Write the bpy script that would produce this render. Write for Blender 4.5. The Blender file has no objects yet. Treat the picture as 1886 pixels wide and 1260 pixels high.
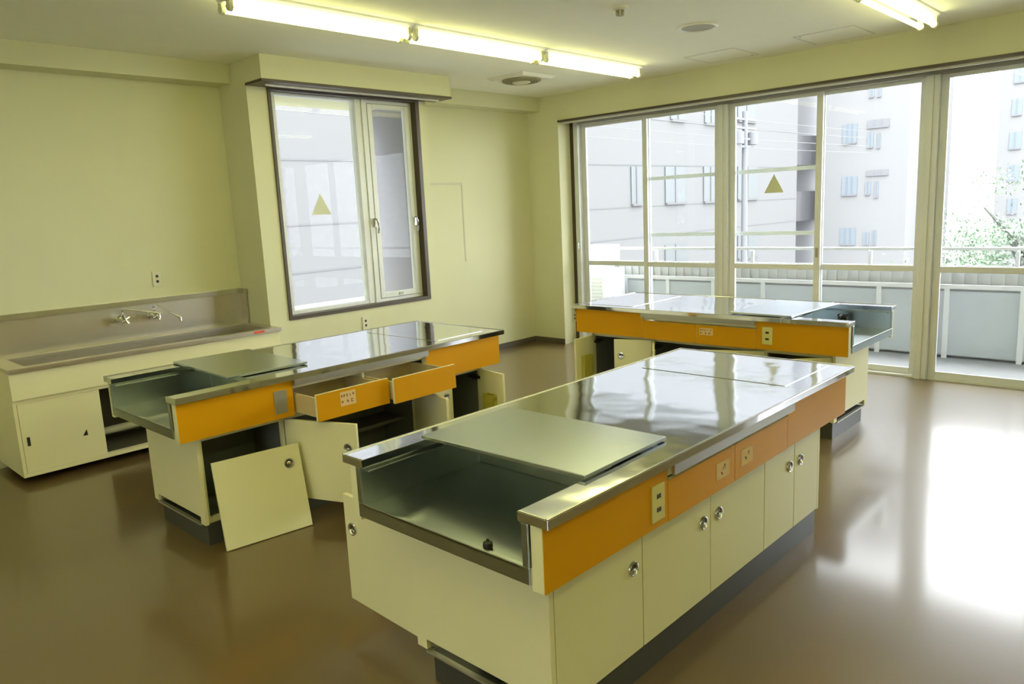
import bpy, bmesh, math, random
from mathutils import Vector, Matrix
random.seed(7)
S = bpy.context.scene
COL = S.collection
PI = math.pi

# ------------------------------------------------------------------ camera, sky, exposure
CAM = Vector((0.0, 0.0, 1.5851))
YAW, PITCH, ROLL, FPX = 0.7617, -0.1747, -0.0475, 1388.2
cd = bpy.data.cameras.new('camera'); cam = bpy.data.objects.new('camera', cd); COL.objects.link(cam)
F = Vector((math.cos(YAW)*math.cos(PITCH), math.sin(YAW)*math.cos(PITCH), math.sin(PITCH)))
R0 = Vector((math.sin(YAW), -math.cos(YAW), 0)); U0 = R0.cross(F)
RR = R0*math.cos(ROLL) + U0*math.sin(ROLL); UU = U0*math.cos(ROLL) - R0*math.sin(ROLL)
cam.matrix_world = Matrix(((RR.x, UU.x, -F.x, CAM.x), (RR.y, UU.y, -F.y, CAM.y), (RR.z, UU.z, -F.z, CAM.z), (0, 0, 0, 1)))
cd.sensor_fit = 'HORIZONTAL'; cd.sensor_width = 36.0; cd.lens = FPX/1886*36; cd.clip_start = 0.02; cd.clip_end = 500
S.camera = cam

SKY = 12.0
w = bpy.data.worlds.new('world'); S.world = w; w.use_nodes = True
wn = w.node_tree.nodes; wl = w.node_tree.links
wn['Background'].inputs['Color'].default_value = (0.93, 0.96, 1.0, 1)
wn['Background'].inputs['Strength'].default_value = SKY
TUBE = 9.3
TUBE_COL = (1.0, 0.97, 0.37)

S.view_settings.view_transform = 'Standard'
S.view_settings.look = 'None'
S.view_settings.exposure = 0.0
S.view_settings.gamma = 1.0
S.view_settings.use_curve_mapping = False
try:
    S.cycles.max_bounces = 10; S.cycles.diffuse_bounces = 6; S.cycles.glossy_bounces = 5
    S.cycles.transparent_max_bounces = 16; S.cycles.use_denoising = True
    S.cycles.sample_clamp_indirect = 8.0; S.cycles.blur_glossy = 0.5
except Exception:
    pass

# ------------------------------------------------------------------ helpers
def ray_at(u, v, axis, val):
    """point where the sight line of a photo pixel meets a world plane (for far away things)"""
    d = F + RR*((u-943)/FPX) - UU*((v-630)/FPX)
    t = (val - CAM[axis])/d[axis]
    return CAM + d*t

def mat(name, col, rough=0.5, metal=0.0, spec=0.5, var=0.0, vscale=6.0, bump=0.0, bscale=60.0, coat=0.0, emit=None, estr=0.0, bdist=0.002, stretch=None, rvar=0.0):
    m = bpy.data.materials.new(name); m.use_nodes = True
    nt = m.node_tree; b = nt.nodes['Principled BSDF']
    b.inputs['Base Color'].default_value = (*col, 1); b.inputs['Roughness'].default_value = rough
    b.inputs['Metallic'].default_value = metal; b.inputs['Specular IOR Level'].default_value = spec
    if coat:
        b.inputs['Coat Weight'].default_value = coat; b.inputs['Coat Roughness'].default_value = 0.12
    if emit:
        b.inputs['Emission Color'].default_value = (*emit, 1); b.inputs['Emission Strength'].default_value = estr
    tc = nt.nodes.new('ShaderNodeTexCoord')
    src = tc.outputs['Object']
    if stretch:
        mp = nt.nodes.new('ShaderNodeMapping'); mp.inputs['Scale'].default_value = stretch
        nt.links.new(src, mp.inputs['Vector']); src = mp.outputs['Vector']
    if var:
        n = nt.nodes.new('ShaderNodeTexNoise'); n.inputs['Scale'].default_value = vscale; n.inputs['Detail'].default_value = 5
        nt.links.new(src, n.inputs['Vector'])
        mx = nt.nodes.new('ShaderNodeMix'); mx.data_type = 'RGBA'
        mx.inputs['A'].default_value = (*[c*(1-var) for c in col], 1)
        mx.inputs['B'].default_value = (*[min(1, c*(1+var)) for c in col], 1)
        nt.links.new(n.outputs['Fac'], mx.inputs['Factor']); nt.links.new(mx.outputs['Result'], b.inputs['Base Color'])
        if rvar:
            mr = nt.nodes.new('ShaderNodeMapRange'); mr.inputs['From Min'].default_value = .3; mr.inputs['From Max'].default_value = .7
            mr.inputs['To Min'].default_value = max(.02, rough-rvar); mr.inputs['To Max'].default_value = rough+rvar
            nt.links.new(n.outputs['Fac'], mr.inputs['Value']); nt.links.new(mr.outputs['Result'], b.inputs['Roughness'])
    if bump:
        n2 = nt.nodes.new('ShaderNodeTexNoise'); n2.inputs['Scale'].default_value = bscale; n2.inputs['Detail'].default_value = 3
        nt.links.new(src, n2.inputs['Vector'])
        bp = nt.nodes.new('ShaderNodeBump'); bp.inputs['Strength'].default_value = bump; bp.inputs['Distance'].default_value = bdist
        nt.links.new(n2.outputs['Fac'], bp.inputs['Height']); nt.links.new(bp.outputs['Normal'], b.inputs['Normal'])
    return m

M = {}
M['wall'] = mat('wallpaper', (0.70, 0.695, 0.475), 0.85, spec=0.2, var=0.03, vscale=3, bump=0.25, bscale=220, bdist=0.001)
M['ceiling'] = mat('ceiling_board', (0.88, 0.88, 0.76), 0.9, spec=0.2, var=0.02, bump=0.2, bscale=160, bdist=0.001)
M['floor'] = mat('floor_vinyl', (0.155, 0.103, 0.044), 0.36, spec=0.5, var=0.10, vscale=1.2, bump=0.16, bscale=55, bdist=0.0015, coat=0.7)
M['base'] = mat('baseboard_vinyl', (0.10, 0.085, 0.06), 0.45)
M['darkwood'] = mat('dark_brown_wood', (0.075, 0.055, 0.035), 0.4, var=0.25, vscale=14, stretch=(1, 12, 12))
M['laminate'] = mat('cream_laminate', (0.86, 0.83, 0.53), 0.42, var=0.03, vscale=4)
M['inner'] = mat('grey_laminate_inside', (0.15, 0.162, 0.148), 0.5, var=0.08)
M['orange'] = mat('orange_laminate', (0.72, 0.34, 0.003), 0.38, spec=0.2, var=0.04, vscale=3)
M['wood'] = mat('drawer_plywood', (0.62, 0.50, 0.26), 0.55, var=0.15, vscale=9, stretch=(1, 8, 8))
M['steel'] = mat('stainless_polished', (0.76, 0.78, 0.82), 0.075, metal=1, bump=0.9, bscale=1.5, bdist=0.009, var=0.02)
M['steel_edge'] = mat('stainless_edge', (0.66, 0.66, 0.64), 0.22, metal=1, bump=0.15, bscale=6, bdist=0.002)
M['strip'] = mat('finger_strip_metal', (0.46, 0.46, 0.42), 0.38, metal=1)
M['steel_sink'] = mat('stainless_sink_worn', (0.47, 0.52, 0.53), 0.28, metal=1, var=0.03, vscale=2)
M['steel_lid'] = mat('stainless_lid_brushed', (0.60, 0.66, 0.74), 0.24, metal=1, var=0.02, vscale=2, bump=0.12, bscale=2, bdist=0.003)
M['plinth'] = mat('plinth_metal', (0.085, 0.088, 0.085), 0.42, metal=0.3)
M['chrome'] = mat('chrome', (0.74, 0.76, 0.80), 0.15, metal=1)
M['recess'] = mat('dark_recess_metal', (0.10, 0.095, 0.08), 0.3, metal=0.6)
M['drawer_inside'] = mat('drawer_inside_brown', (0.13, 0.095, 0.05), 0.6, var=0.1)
M['alu'] = mat('window_aluminium', (0.74, 0.77, 0.81), 0.4, metal=0.0, var=0.04)
M['alu_dark'] = mat('window_aluminium_dark', (0.40, 0.39, 0.35), 0.4)
M['screen_alu'] = mat('screen_frame_grey', (0.78, 0.85, 0.87), 0.45)
M['housing'] = mat('light_housing_white', (0.90, 0.90, 0.90), 0.35)
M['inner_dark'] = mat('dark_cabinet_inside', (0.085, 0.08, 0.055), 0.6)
M['steel_wall'] = mat('stainless_wall_sink', (0.66, 0.63, 0.58), 0.33, metal=1, var=0.04, vscale=3)
M['hatch_line'] = mat('hatch_edge', (0.62, 0.62, 0.57), 0.7)
M['alu_light'] = mat('window_aluminium_light', (0.76, 0.79, 0.80), 0.4, metal=0.0)
M['plate'] = mat('outlet_plate', (0.72, 0.70, 0.52), 0.4)
M['plate_grey'] = mat('grey_cover_plate', (0.42, 0.41, 0.35), 0.3, metal=0.5)
M['yplate'] = mat('yellowed_outlet_plate', (0.72, 0.66, 0.25), 0.4)
M['black'] = mat('black_rubber', (0.02, 0.02, 0.018), 0.45)
M['paper'] = mat('aged_paper_label', (0.82, 0.58, 0.27), 0.6)
M['ink'] = mat('ink', (0.16, 0.07, 0.01), 0.6)
M['yplastic'] = mat('yellow_plastic', (0.55, 0.50, 0.08), 0.4)
M['white'] = mat('white_enamel', (0.80, 0.80, 0.74), 0.4)
M['cream'] = mat('cream_plastic', (0.70, 0.70, 0.52), 0.45)
M['vent_dark'] = mat('vent_grille_olive', (0.33, 0.31, 0.20), 0.55)
M['olive'] = mat('olive_film', (0.66, 0.68, 0.48), 0.6)
M['red'] = mat('red_orange_sticker', (0.85, 0.10, 0.03), 0.5)
M['tube'] = mat('fluorescent_tube', (0.9, 0.9, 0.85), 0.4, emit=TUBE_COL, estr=TUBE)
M['concrete'] = mat('balcony_concrete', (0.326, 0.331, 0.331), 0.8, var=0.1)
M['bld_white'] = mat('white_building_tile', (0.086, 0.086, 0.086), 0.7, var=0.01, vscale=0.3)
M['bld_grey'] = mat('grey_building', (0.333, 0.333, 0.345), 0.8, var=0.02)
M['bld_pale'] = mat('pale_apartment_render', (0.163, 0.163, 0.163), 0.7, var=0.01, vscale=0.3)
M['bld_glass'] = mat('building_window', (0.062, 0.070, 0.073), 0.5, var=0.05, vscale=1.0)
M['bld_trim'] = mat('building_trim', (0.131, 0.132, 0.139), 0.7)
M['rail_white'] = mat('balcony_white_paint', (0.698, 0.710, 0.710), 0.5)
M['panel_pale'] = mat('balcony_pale_panel', (0.554, 0.569, 0.569), 0.6, var=0.03)
M['panel_blue'] = mat('balcony_bluegrey_panel', (0.493, 0.530, 0.559), 0.55, var=0.05)
M['bld_blue'] = mat('tower_window', (0.128, 0.154, 0.176), 0.5)
M['bld_joint'] = mat('tile_joint_line', (0.078, 0.078, 0.080), 0.8)
M['leaf'] = mat('tree_leaf', (0.155, 0.225, 0.141), 0.6, var=0.25, vscale=3)
M['bark'] = mat('tree_bark', (0.095, 0.101, 0.088), 0.8)
M['pole'] = mat('pale_pole', (0.104, 0.107, 0.112), 0.7)
M['ground'] = mat('street_ground', (0.252, 0.252, 0.246), 0.9)

def glass_mat(name, tint):
    m = bpy.data.materials.new(name); m.use_nodes = True
    nt = m.node_tree; nt.nodes.clear()
    o = nt.nodes.new('ShaderNodeOutputMaterial'); t = nt.nodes.new('ShaderNodeBsdfTransparent'); g = nt.nodes.new('ShaderNodeBsdfGlossy')
    t.inputs['Color'].default_value = (*tint, 1); g.inputs['Roughness'].default_value = 0.01
    fr = nt.nodes.new('ShaderNodeFresnel'); fr.inputs['IOR'].default_value = 1.16
    mx = nt.nodes.new('ShaderNodeMixShader')
    nt.links.new(fr.outputs['Fac'], mx.inputs['Fac']); nt.links.new(t.outputs['BSDF'], mx.inputs[1]); nt.links.new(g.outputs['BSDF'], mx.inputs[2])
    nt.links.new(mx.outputs['Shader'], o.inputs['Surface'])
    return m
M['glass'] = glass_mat('window_glass', (0.975, 0.985, 0.98))

class MB:
    """collects boxes, prisms, lathes and tubes; build() links them as ONE mesh object"""
    def __init__(s, frame=None):
        s.bm = bmesh.new(); s.M = frame or Matrix.Identity(4)
    def v(s, p): return s.bm.verts.new(s.M @ Vector(p))
    def face(s, vs):
        try: return s.bm.faces.new(vs)
        except ValueError: return None
    def box(s, a, b):
        x0, x1 = sorted((a[0], b[0])); y0, y1 = sorted((a[1], b[1])); z0, z1 = sorted((a[2], b[2]))
        p = [s.v(q) for q in ((x0,y0,z0),(x1,y0,z0),(x1,y1,z0),(x0,y1,z0),(x0,y0,z1),(x1,y0,z1),(x1,y1,z1),(x0,y1,z1))]
        for f in ((0,3,2,1),(4,5,6,7),(0,1,5,4),(1,2,6,5),(2,3,7,6),(3,0,4,7)): s.face([p[i] for i in f])
        return s
    def quad_loft(s, lo, hi):
        a = [s.v(q) for q in lo]; b = [s.v(q) for q in hi]; n = len(a)
        s.face(a[::-1]); s.face(b)
        for i in range(n): s.face([a[i], a[(i+1) % n], b[(i+1) % n], b[i]])
        return s
    def prism(s, poly, axis, a, b):
        def P(q, t):
            q = list(q); q.insert(axis, t); return q
        return s.quad_loft([P(q, a) for q in poly], [P(q, b) for q in poly])
    def lathe(s, prof, c=(0,0,0), axis=2, n=28, cap=True):
        rings = []
        for r, h in prof:
            ring = []
            for i in range(n):
                t = 2*PI*i/n; q = [r*math.cos(t), r*math.sin(t)]; q.insert(axis, h)
                ring.append(s.v([c[k]+q[k] for k in range(3)]))
            rings.append(ring)
        for A, B in zip(rings, rings[1:]):
            for i in range(n): s.face([A[i], A[(i+1) % n], B[(i+1) % n], B[i]])
        if cap: s.face(rings[0][::-1]); s.face(rings[-1])
        return s
    def tube(s, pts, r, n=10):
        pts = [Vector(p) for p in pts]; rings = []
        for i, p in enumerate(pts):
            d = (pts[min(i+1, len(pts)-1)] - pts[max(i-1, 0)]).normalized()
            a = d.cross(Vector((0, 0, 1)));
            if a.length < 1e-3: a = d.cross(Vector((1, 0, 0)))
            a.normalize(); b = d.cross(a)
            rings.append([s.v(p + (a*math.cos(2*PI*k/n) + b*math.sin(2*PI*k/n))*(r if not isinstance(r, (list, tuple)) else r[i])) for k in range(n)])
        for A, B in zip(rings, rings[1:]):
            for k in range(n): s.face([A[k], A[(k+1) % n], B[(k+1) % n], B[k]])
        s.face(rings[0][::-1]); s.face(rings[-1])
        return s
    def build(s, name, material, parent=None, bevel=0.0, smooth=False, seg=2):
        bmesh.ops.recalc_face_normals(s.bm, faces=s.bm.faces)
        me = bpy.data.meshes.new(name); s.bm.to_mesh(me); s.bm.free()
        mm = M[material] if isinstance(material, str) else material
        me.materials.append(mm)
        o = bpy.data.objects.new(name, me); COL.objects.link(o)
        if parent: o.parent = parent
        if smooth:
            for p in me.polygons: p.use_smooth = True
            try:
                me.set_sharp_from_angle(angle=math.radians(40))
            except Exception: pass
        if bevel:
            bv = o.modifiers.new('bevel', 'BEVEL'); bv.width = bevel; bv.segments = seg; bv.limit_method = 'ANGLE'; bv.angle_limit = math.radians(40)
        return o

def tag(o, label=None, cat=None, group=None, kind=None):
    if label: o['label'] = label
    if cat: o['category'] = cat
    if group: o['group'] = group
    if kind: o['kind'] = kind
    return o
def empty(name, loc, rz=0.0, label=None, cat=None, group=None, kind=None):
    o = bpy.data.objects.new(name, None); COL.objects.link(o); o.location = loc; o.rotation_euler = (0, 0, rz)
    o.empty_display_size = 0.1
    return tag(o, label, cat, group, kind)
def struct(o): o['kind'] = 'structure'; return o

# ------------------------------------------------------------------ room shell
XB, YA, ZC = 6.69, 5.98, 2.80           # window-door wall plane, back wall plane, ceiling
XL, YF = -3.6, -2.4                     # the unseen left and front ends of the room
PX0, PX1, PY = 3.016, 4.80, 5.55        # window bay projecting from the back wall
WX0, WX1, WZ0, WZ1 = 3.20, 4.70, 0.78, 2.60
struct(MB().box((XL-.2, YF-.2, -.12), (XB+.36, YA+.25, 0)).build('floor', 'floor'))
struct(MB().box((XL-.2, YF-.2, ZC), (XB+.36, YA+.25, ZC+.15)).build('ceiling', 'ceiling'))
b = MB()
b.box((XL-.2, YA, 0), (PX0, YA+.25, ZC)).box((PX1, YA, 0), (XB+.36, YA+.25, ZC))
b.box((XL, YA-.2, 2.65), (PX0, YA, ZC)).box((PX1, YA-.2, 2.65), (XB, YA, ZC))       # beam along the top
struct(b.build('wall_back', 'wall'))
b = MB()
b.box((PX0, PY, 0), (WX0, 6.33, ZC)).box((WX1, PY, 0), (PX1, YA, ZC))
b.box((WX0, PY, 0), (WX1, 6.33, WZ0)).box((WX0, PY, WZ1), (WX1, 6.33, ZC))
struct(b.build('wall_window_bay', 'wall'))
b = MB()
b.box((XB, 5.52, 0), (XB+.36, YA, ZC)).box((XB, YF, 2.525), (XB+.36, 5.52, ZC)).box((XB, YF-.2, 0), (XB+.36, -1.02, 2.525))
struct(b.build('wall_right', 'wall'))
b = MB().box((XL-.2, YF-.2, 0), (XL, .5, ZC)).box((XL-.2, 2.0, 0), (XL, YA, ZC)).box((XL-.2, .5, 0), (XL, 2.0, .95)).box((XL-.2, .5, 1.95), (XL, 2.0, ZC))
struct(b.build('wall_left', 'wall'))
w2 = empty('unseen_fill_window', (XL-.1, 1.25, .95), kind='structure')  # added unseen window, lets sky light onto the left-facing cabinet ends
m = MB()
for a, e in ((-.75, -.70), (-.025, .025), (.70, .75)): m.box((-.03, a, 0), (.03, e, 1.0))
m.box((-.03, -.70, 0), (.03, .70, .05)).box((-.03, -.70, .95), (.03, .70, 1.0))
m.build('frame', 'alu_light', w2)
MB().box((-.003, -.70, .05), (.003, .70, .95)).build('pane', 'glass', w2)
struct(MB().box((XL, YF-.2, 0), (XB, YF, ZC)).build('wall_front', 'wall'))
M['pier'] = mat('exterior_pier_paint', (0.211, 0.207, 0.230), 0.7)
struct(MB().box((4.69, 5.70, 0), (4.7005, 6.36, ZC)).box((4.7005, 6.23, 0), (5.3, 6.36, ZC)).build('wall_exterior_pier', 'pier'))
# curtain box over the back window
b = MB().box((PX0, 5.31, 2.624), (4.90, PY, ZC))
struct(b.build('trim_curtain_box', 'wall'))
struct(MB().box((PX0-.006, 5.30, 2.604), (4.91, PY, 2.624)).build('trim_curtain_board', 'darkwood', bevel=.002))
struct(MB().box((3.1, 5.40, 2.590), (4.84, 5.415, 2.604)).build('trim_curtain_rail', 'white'))
struct(MB().box((XB-.012, -1.02, 2.503), (XB+.21, 5.52, 2.525)).build('trim_door_board', 'darkwood', bevel=.002))
struct(MB().box((XB+.035, -1.0, 2.486), (XB+.055, 5.50, 2.503)).build('trim_door_curtain_rail', 'white'))
# baseboards
b = MB().box((XL, YA-.012, 0), (1.10, YA, .065)).box((PX1, YA-.012, 0), (XB, YA, .065))
struct(b.build('baseboard_back', 'base'))
struct(MB().box((XB-.012, 5.52, 0), (XB, YA-.012, .065)).build('baseboard_right', 'base'))
struct(MB().box((PX1-.0, PY+.0, 0), (PX1+.012, YA-.012, .065)).box((3.03, PY-.012, 0), (PX1+.012, PY, .065)).build('baseboard_bay', 'base'))
# faint ghost of a removed panel on the back wall, right of the window bay
ghost = MB().box((4.98, YA-.003, 1.86), (5.62, YA-.0005, 1.885)).box((5.60, YA-.003, 1.05), (5.62, YA-.0005, 1.86))
M['ghost'] = mat('wall_dirt_line', (0.60, 0.59, 0.44), 0.9)
struct(ghost.build('trim_wall_ghost_line', 'ghost'))

# ------------------------------------------------------------------ back window
win = empty('window_1', (3.95, 5.65, WZ0), kind='structure')
def W(x0, y0, z0, x1, y1, z1, mb): mb.box((x0-3.95, y0-5.65, z0-WZ0), (x1-3.95, y1-5.65, z1-WZ0)); return mb
m = MB()
W(3.188, PY-.012, WZ0-.012, 3.216, 5.70, WZ1+.01, m); W(4.67, PY-.012, WZ0-.012, 4.712, 5.70, WZ1+.01, m)
W(3.216, PY-.012, WZ0-.012, 4.67, 5.70, WZ0+.02, m); W(3.216, PY-.012, WZ1-.012, 4.67, 5.70, WZ1+.01, m)
m.build('wooden_lining', 'darkwood', win, bevel=.002)
m = MB()
W(3.216, 5.62, WZ0+.02, 3.29, 5.70, WZ1-.012, m); W(4.05, 5.615, WZ0+.02, 4.115, 5.70, WZ1-.012, m); W(4.115, 5.605, WZ0+.02, 4.168, 5.70, WZ1-.012, m)
W(4.64, 5.61, WZ0+.02, 4.67, 5.70, WZ1-.012, m)
W(3.29, 5.62, WZ0+.02, 4.05, 5.70, WZ0+.05, m); W(4.168, 5.61, WZ0+.02, 4.64, 5.70, WZ0+.05, m)
W(3.29, 5.62, WZ1-.03, 4.05, 5.70, WZ1-.012, m); W(4.168, 5.61, WZ1-.04, 4.64, 5.70, WZ1-.012, m)
m.build('frame', 'alu_light', win, bevel=.003)
m = MB(); W(3.29, 5.655, WZ0+.05, 4.05, 5.661, WZ1-.03, m)
fp = m.build('pane', 'glass', win)
m = MB()
W(4.172, 5.60, .832, 4.222, 5.65, 2.555, m); W(4.588, 5.60, .832, 4.636, 5.65, 2.555, m)
W(4.222, 5.60, .832, 4.588, 5.65, .88, m); W(4.222, 5.60, 2.515, 4.588, 5.65, 2.555, m)
sash = m.build('sash', 'alu_light', win, bevel=.004)
m = MB(); W(4.222, 5.622, .88, 4.588, 5.628, 2.515, m); m.build('pane', 'glass', sash)
for x in (4.158, 4.618):
    m = MB(); x -= 3.95
    m.box((x-.012, -.066, .70), (x+.012, -.05, .78))
    m.tube([(x, -.062, .775), (x+.004, -.085, .765), (x+.010, -.092, .73), (x+.012, -.09, .68), (x+.008, -.085, .645)], [.009, .009, .008, .008, .006], 8)
    m.build('handle', 'chrome' if x > .3 else 'plate_grey', win, smooth=True)
m = MB(); W(4.38, 5.592, .845, 4.42, 5.60, .87, m); m.build('latch', 'plate_grey', win)
m = MB(); m.prism([(3.555-3.95, 1.613-WZ0), (3.748-3.95, 1.613-WZ0), (3.652-3.95, 1.787-WZ0)], 1, .0035, .0048)
tag(m.build('triangle_sticker', 'olive', win), 'olive triangle sticker on the large fixed pane')

# ------------------------------------------------------------------ sliding glass doors on the right wall
XD = 6.93
posts = [3.632, 1.810, -0.012]
b = MB()
b.box((XD-.03, 5.417, 0), (XD+.11, 5.478, 2.503)).box((XD-.03, -.99, 0), (XD+.11, -.93, 2.503))
struct(b.build('trim_door_frame_ends', 'alu', bevel=.003))
struct(MB().box((XD-.035, 5.478, 0), (XD+.10, 5.52, 2.503)).build('trim_door_jamb_wood', 'darkwood'))
struct(MB().box((XD-.035, -.93, 2.475), (XD+.11, 5.417, 2.503)).build('trim_door_head', 'alu_dark', bevel=.002))
struct(MB().box((XD-.03, -.93, -.005), (XD+.12, 5.417, .018)).build('trim_door_sill', 'alu_light', bevel=.002))
for i, y in enumerate(posts):
    m = MB().box((XD-.05, y-.052, .0), (XD+.11, y+.052, 2.475)).box((XD-.062, y-.012, .0), (XD-.05, y+.034, 2.475))
    struct(m.build('trim_door_post_%d' % (i+1), 'alu', bevel=.004))
def glass_door(n, y0, y1, x, bars, handle=None, sticker=None):
    d = empty('door_%d' % n, (x, (y0+y1)/2, .018), kind='structure')
    c = (y0+y1)/2
    st = .056
    m = MB()
    for a, e in ((y0, y0+st), (y1-st, y1)): m.box((0, a-c, 0), (.03, e-c, 2.457))
    m.box((0, y0+st-c, 0), (.03, y1-st-c, .05)).box((0, y0+st-c, .885), (.03, y1-st-c, .935)).box((0, y0+st-c, 2.425), (.03, y1-st-c, 2.457))
    m.build('frame', 'alu', d, bevel=.003)
    MB().box((.012, y0+st-c, .05), (.018, y1-st-c, .885)).build('lower_pane', 'glass', d)
    MB().box((.012, y0+st-c, .935), (.018, y1-st-c, 2.425)).build('upper_pane', 'glass', d)
    if bars:
        m = MB()
        for z in (1.222, 1.812): m.box((.055, y0+st-c, z-.018), (.067, y1-st-c, z+.018))
        m.box((.05, y0-c, .0), (.072, y0+.035-c, 2.45)).box((.05, y1-.035-c, .0), (.072, y1-c, 2.45))
        m.build('screen_frame', 'screen_alu', d)
    if handle is not None:
        MB().box((-.012, handle-.011-c, 1.0), (0, handle+.011-c, 1.09)).build('pull_handle', 'plate_grey', d, bevel=.003)
    if sticker:
        m = MB(); m.prism([(sticker-.095-c, 1.60), (sticker+.095-c, 1.60), (sticker-c, 1.772)], 0, .0095, .011)
        tag(m.build('triangle_sticker', 'olive', d), 'olive triangle sticker on the upper pane')
    return d
edges = [5.417] + [p+s*.052 for p in posts for s in (1, -1)] + [-.93]
n = 1
for k in range(4):
    hi, lo = edges[2*k], edges[2*k+1]; mid = (hi+lo)/2
    # the half next to the far jamb slides in the inner track, the other in the outer one
    if k == 3: glass_door(n, lo, hi, XD, False); break  # unseen half bay, added for more daylight from the right
    glass_door(n, mid-.03, hi, XD+.045 if k == 0 else XD, k == 1, handle=(mid-.002 if k == 1 else None), sticker=3.136 if k == 1 else None); n += 1
    glass_door(n, lo, mid+.03, XD if k == 0 else XD+.045, k == 0); n += 1
# small latch on the left jamb
tag(MB().box((XD-.05, 5.43, 1.09), (XD-.03, 5.455, 1.17)).build('jamb_latch', 'chrome', bevel=.004), 'small pale latch on the left jamb of the glass doors', 'latch')

# ------------------------------------------------------------------ cooking tables
L, WD, H = 2.18, 0.912, 0.80
HW = WD/2
RW = 0.108                       # width of the rims beside the sink
SINK = 0.43                      # visible length of the sink opening
ZT, ZB = 0.769, 0.577            # underside of the worktop, underside of the orange band
CF, CC = 0.027, 0.11             # setback of the orange band and of the doors from the worktop edge
A0, A1 = 0.115, 2.075
DOORS = [(0.138, 0.585, 1, 'R'), (0.590, 1.038, 1, 'R'), (1.042, 1.490, -1, 'L'), (1.495, 1.788, 1, 'R'), (1.792, 2.053, -1, 'L')]
DZ0, DZ1 = 0.118, 0.548

def knob(parent, frame, a):
    m = MB(frame)
    m.lathe([(.026, 0), (.026, .004), (.0245, .007), (.022, .008), (.020, .006), (.018, .002), (.010, .0012), (.0002, .001)], (a, 0, .0), 1, 26)
    m.build('knob', 'chrome', parent, smooth=True)
def door_panel(parent, hinge_a, s, width, d, theta, setback, state_holder=False, name='door', zl=DZ0, zh=DZ1):
    """hinged cabinet door; d = direction of the free edge along the table when shut, theta = opening angle"""
    t = math.radians(theta)
    e1 = Vector((math.cos(t)*d, math.sin(t)*s, 0)); e2 = Vector((-math.sin(t)*d, math.cos(t)*s, 0)); ez = Vector((0, 0, 1))
    o = Vector((hinge_a, s*(HW-setback), 0))
    fr = Matrix(((e1.x, e2.x, 0, o.x), (e1.y, e2.y, 0, o.y), (0, 0, 1, 0), (0, 0, 0, 1)))
    m = MB(fr); m.box((0, -.018, zl), (width, 0, zh))
    dr = m.build(name, 'laminate', parent, bevel=.0015)
    k = MB(fr); a = width-.055; z = zh-.128
    k.lathe([(.0265, 0), (.0265, .004), (.0245, .0075), (.0215, .008), (.019, .005), (.018, .0025), (.017, .0025)], (a, 0, z), 1, 26)
    k.lathe([(.009, .002), (.009, .005), (.0075, .006), (.0001, .006)], (a, 0, z-.007), 1, 16)
    ko = k.build('knob', 'chrome', dr, smooth=True)
    k = MB(fr); k.prism([(a+.0172*math.cos(t), z+.0172*math.sin(t)) for t in [math.radians(-8+196*i/12) for i in range(13)]], 1, .0026, .0032)
    k.build('knob_recess', 'recess', dr)
    if state_holder:
        h = MB(fr); a0, a1 = width*.30, width*.30+.115
        if True:
            h.box((a0, -.020, .155), (a1, -.018, .40)); h.box((a0, -.052, .155), (a1, -.049, .40))
            h.box((a0, -.052, .155), (a0+.008, -.018, .40)); h.box((a1-.008, -.052, .155), (a1, -.018, .40)); h.box((a0, -.052, .155), (a1, -.018, .16))
            h.box((a0, -.049, .36), (a1, -.02, .385))
        ho = h.build('knife_holder', 'yplastic', dr, bevel=.002)
        tag(ho, 'yellow plastic knife holder on the inside of the door')
        hs = MB(fr); hs.box((a0+.01, -.047, .386), (a1-.01, -.023, .3885)); hs.build('knife_slot', 'black', dr)
    return dr

def sticker(parent, a, z, wd, ht, s, glyphs, c=CF):
    e1 = Vector((-s, 0, 0)); # reading direction seen from outside
    o = Vector((a, s*(HW-c), 0)); fr = Matrix(((-s, 0, 0, o.x), (0, s, 0, o.y), (0, 0, 1, 0), (0, 0, 0, 1)))
    m = MB(fr); m.box((-wd/2, .0004, z-ht/2), (wd/2, .0012, z+ht/2))
    p = m.build('paper_label', 'paper', parent); tag(p, 'small aged paper label with handwriting')
    g = MB(fr)
    for strokes in glyphs:
        for (x0, z0, x1, z1) in strokes:
            q0 = Vector((x0*wd, 0, z+z0*ht)); q1 = Vector((x1*wd, 0, z+z1*ht)); dd = (q1-q0).normalized(); nn = Vector((-dd.z, 0, dd.x))*.0018
            A = [q0+nn, q0-nn, q1-nn, q1+nn]
            g.quad_loft([(v.x, .0012, v.z) for v in A], [(v.x, .0016, v.z) for v in A])
    g.build('handwriting', 'ink', p)
G_A = [[(-.02, -.02, .12, .28), (.12, .28, .2, .2), (.14, .26, .16, -.02), (-.16, -.1, -.06, -.28), (-.1, -.16, -.02, -.28)]]
G_B = [[(.08, .22, .2, .26), (.10, .12, .2, .14), (.14, .28, .1, .02), (-.2, .02, -.12, -.2), (-.08, -.02, -.04, -.22), (-.12, -.1, -.02, -.1)]]
G_C = [[(-.42, .32, -.38, .12), (-.46, .2, -.36, .26), (-.24, .34, -.26, .1), (-.3, .22, -.18, .24), (-.08, .34, -.06, .1), (-.12, .26, -.02, .2), (.1, .28, .16, .12), (.3, .3, .42, .18), (.3, .16, .36, .34)],
       [(-.42, -.1, -.36, -.3), (-.44, -.2, -.3, -.16), (-.06, -.08, -.02, -.32), (-.1, -.2, .04, -.2), (.2, -.06, .2, -.32), (.2, -.3, .34, -.28), (.24, -.14, .34, -.12)]]

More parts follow.
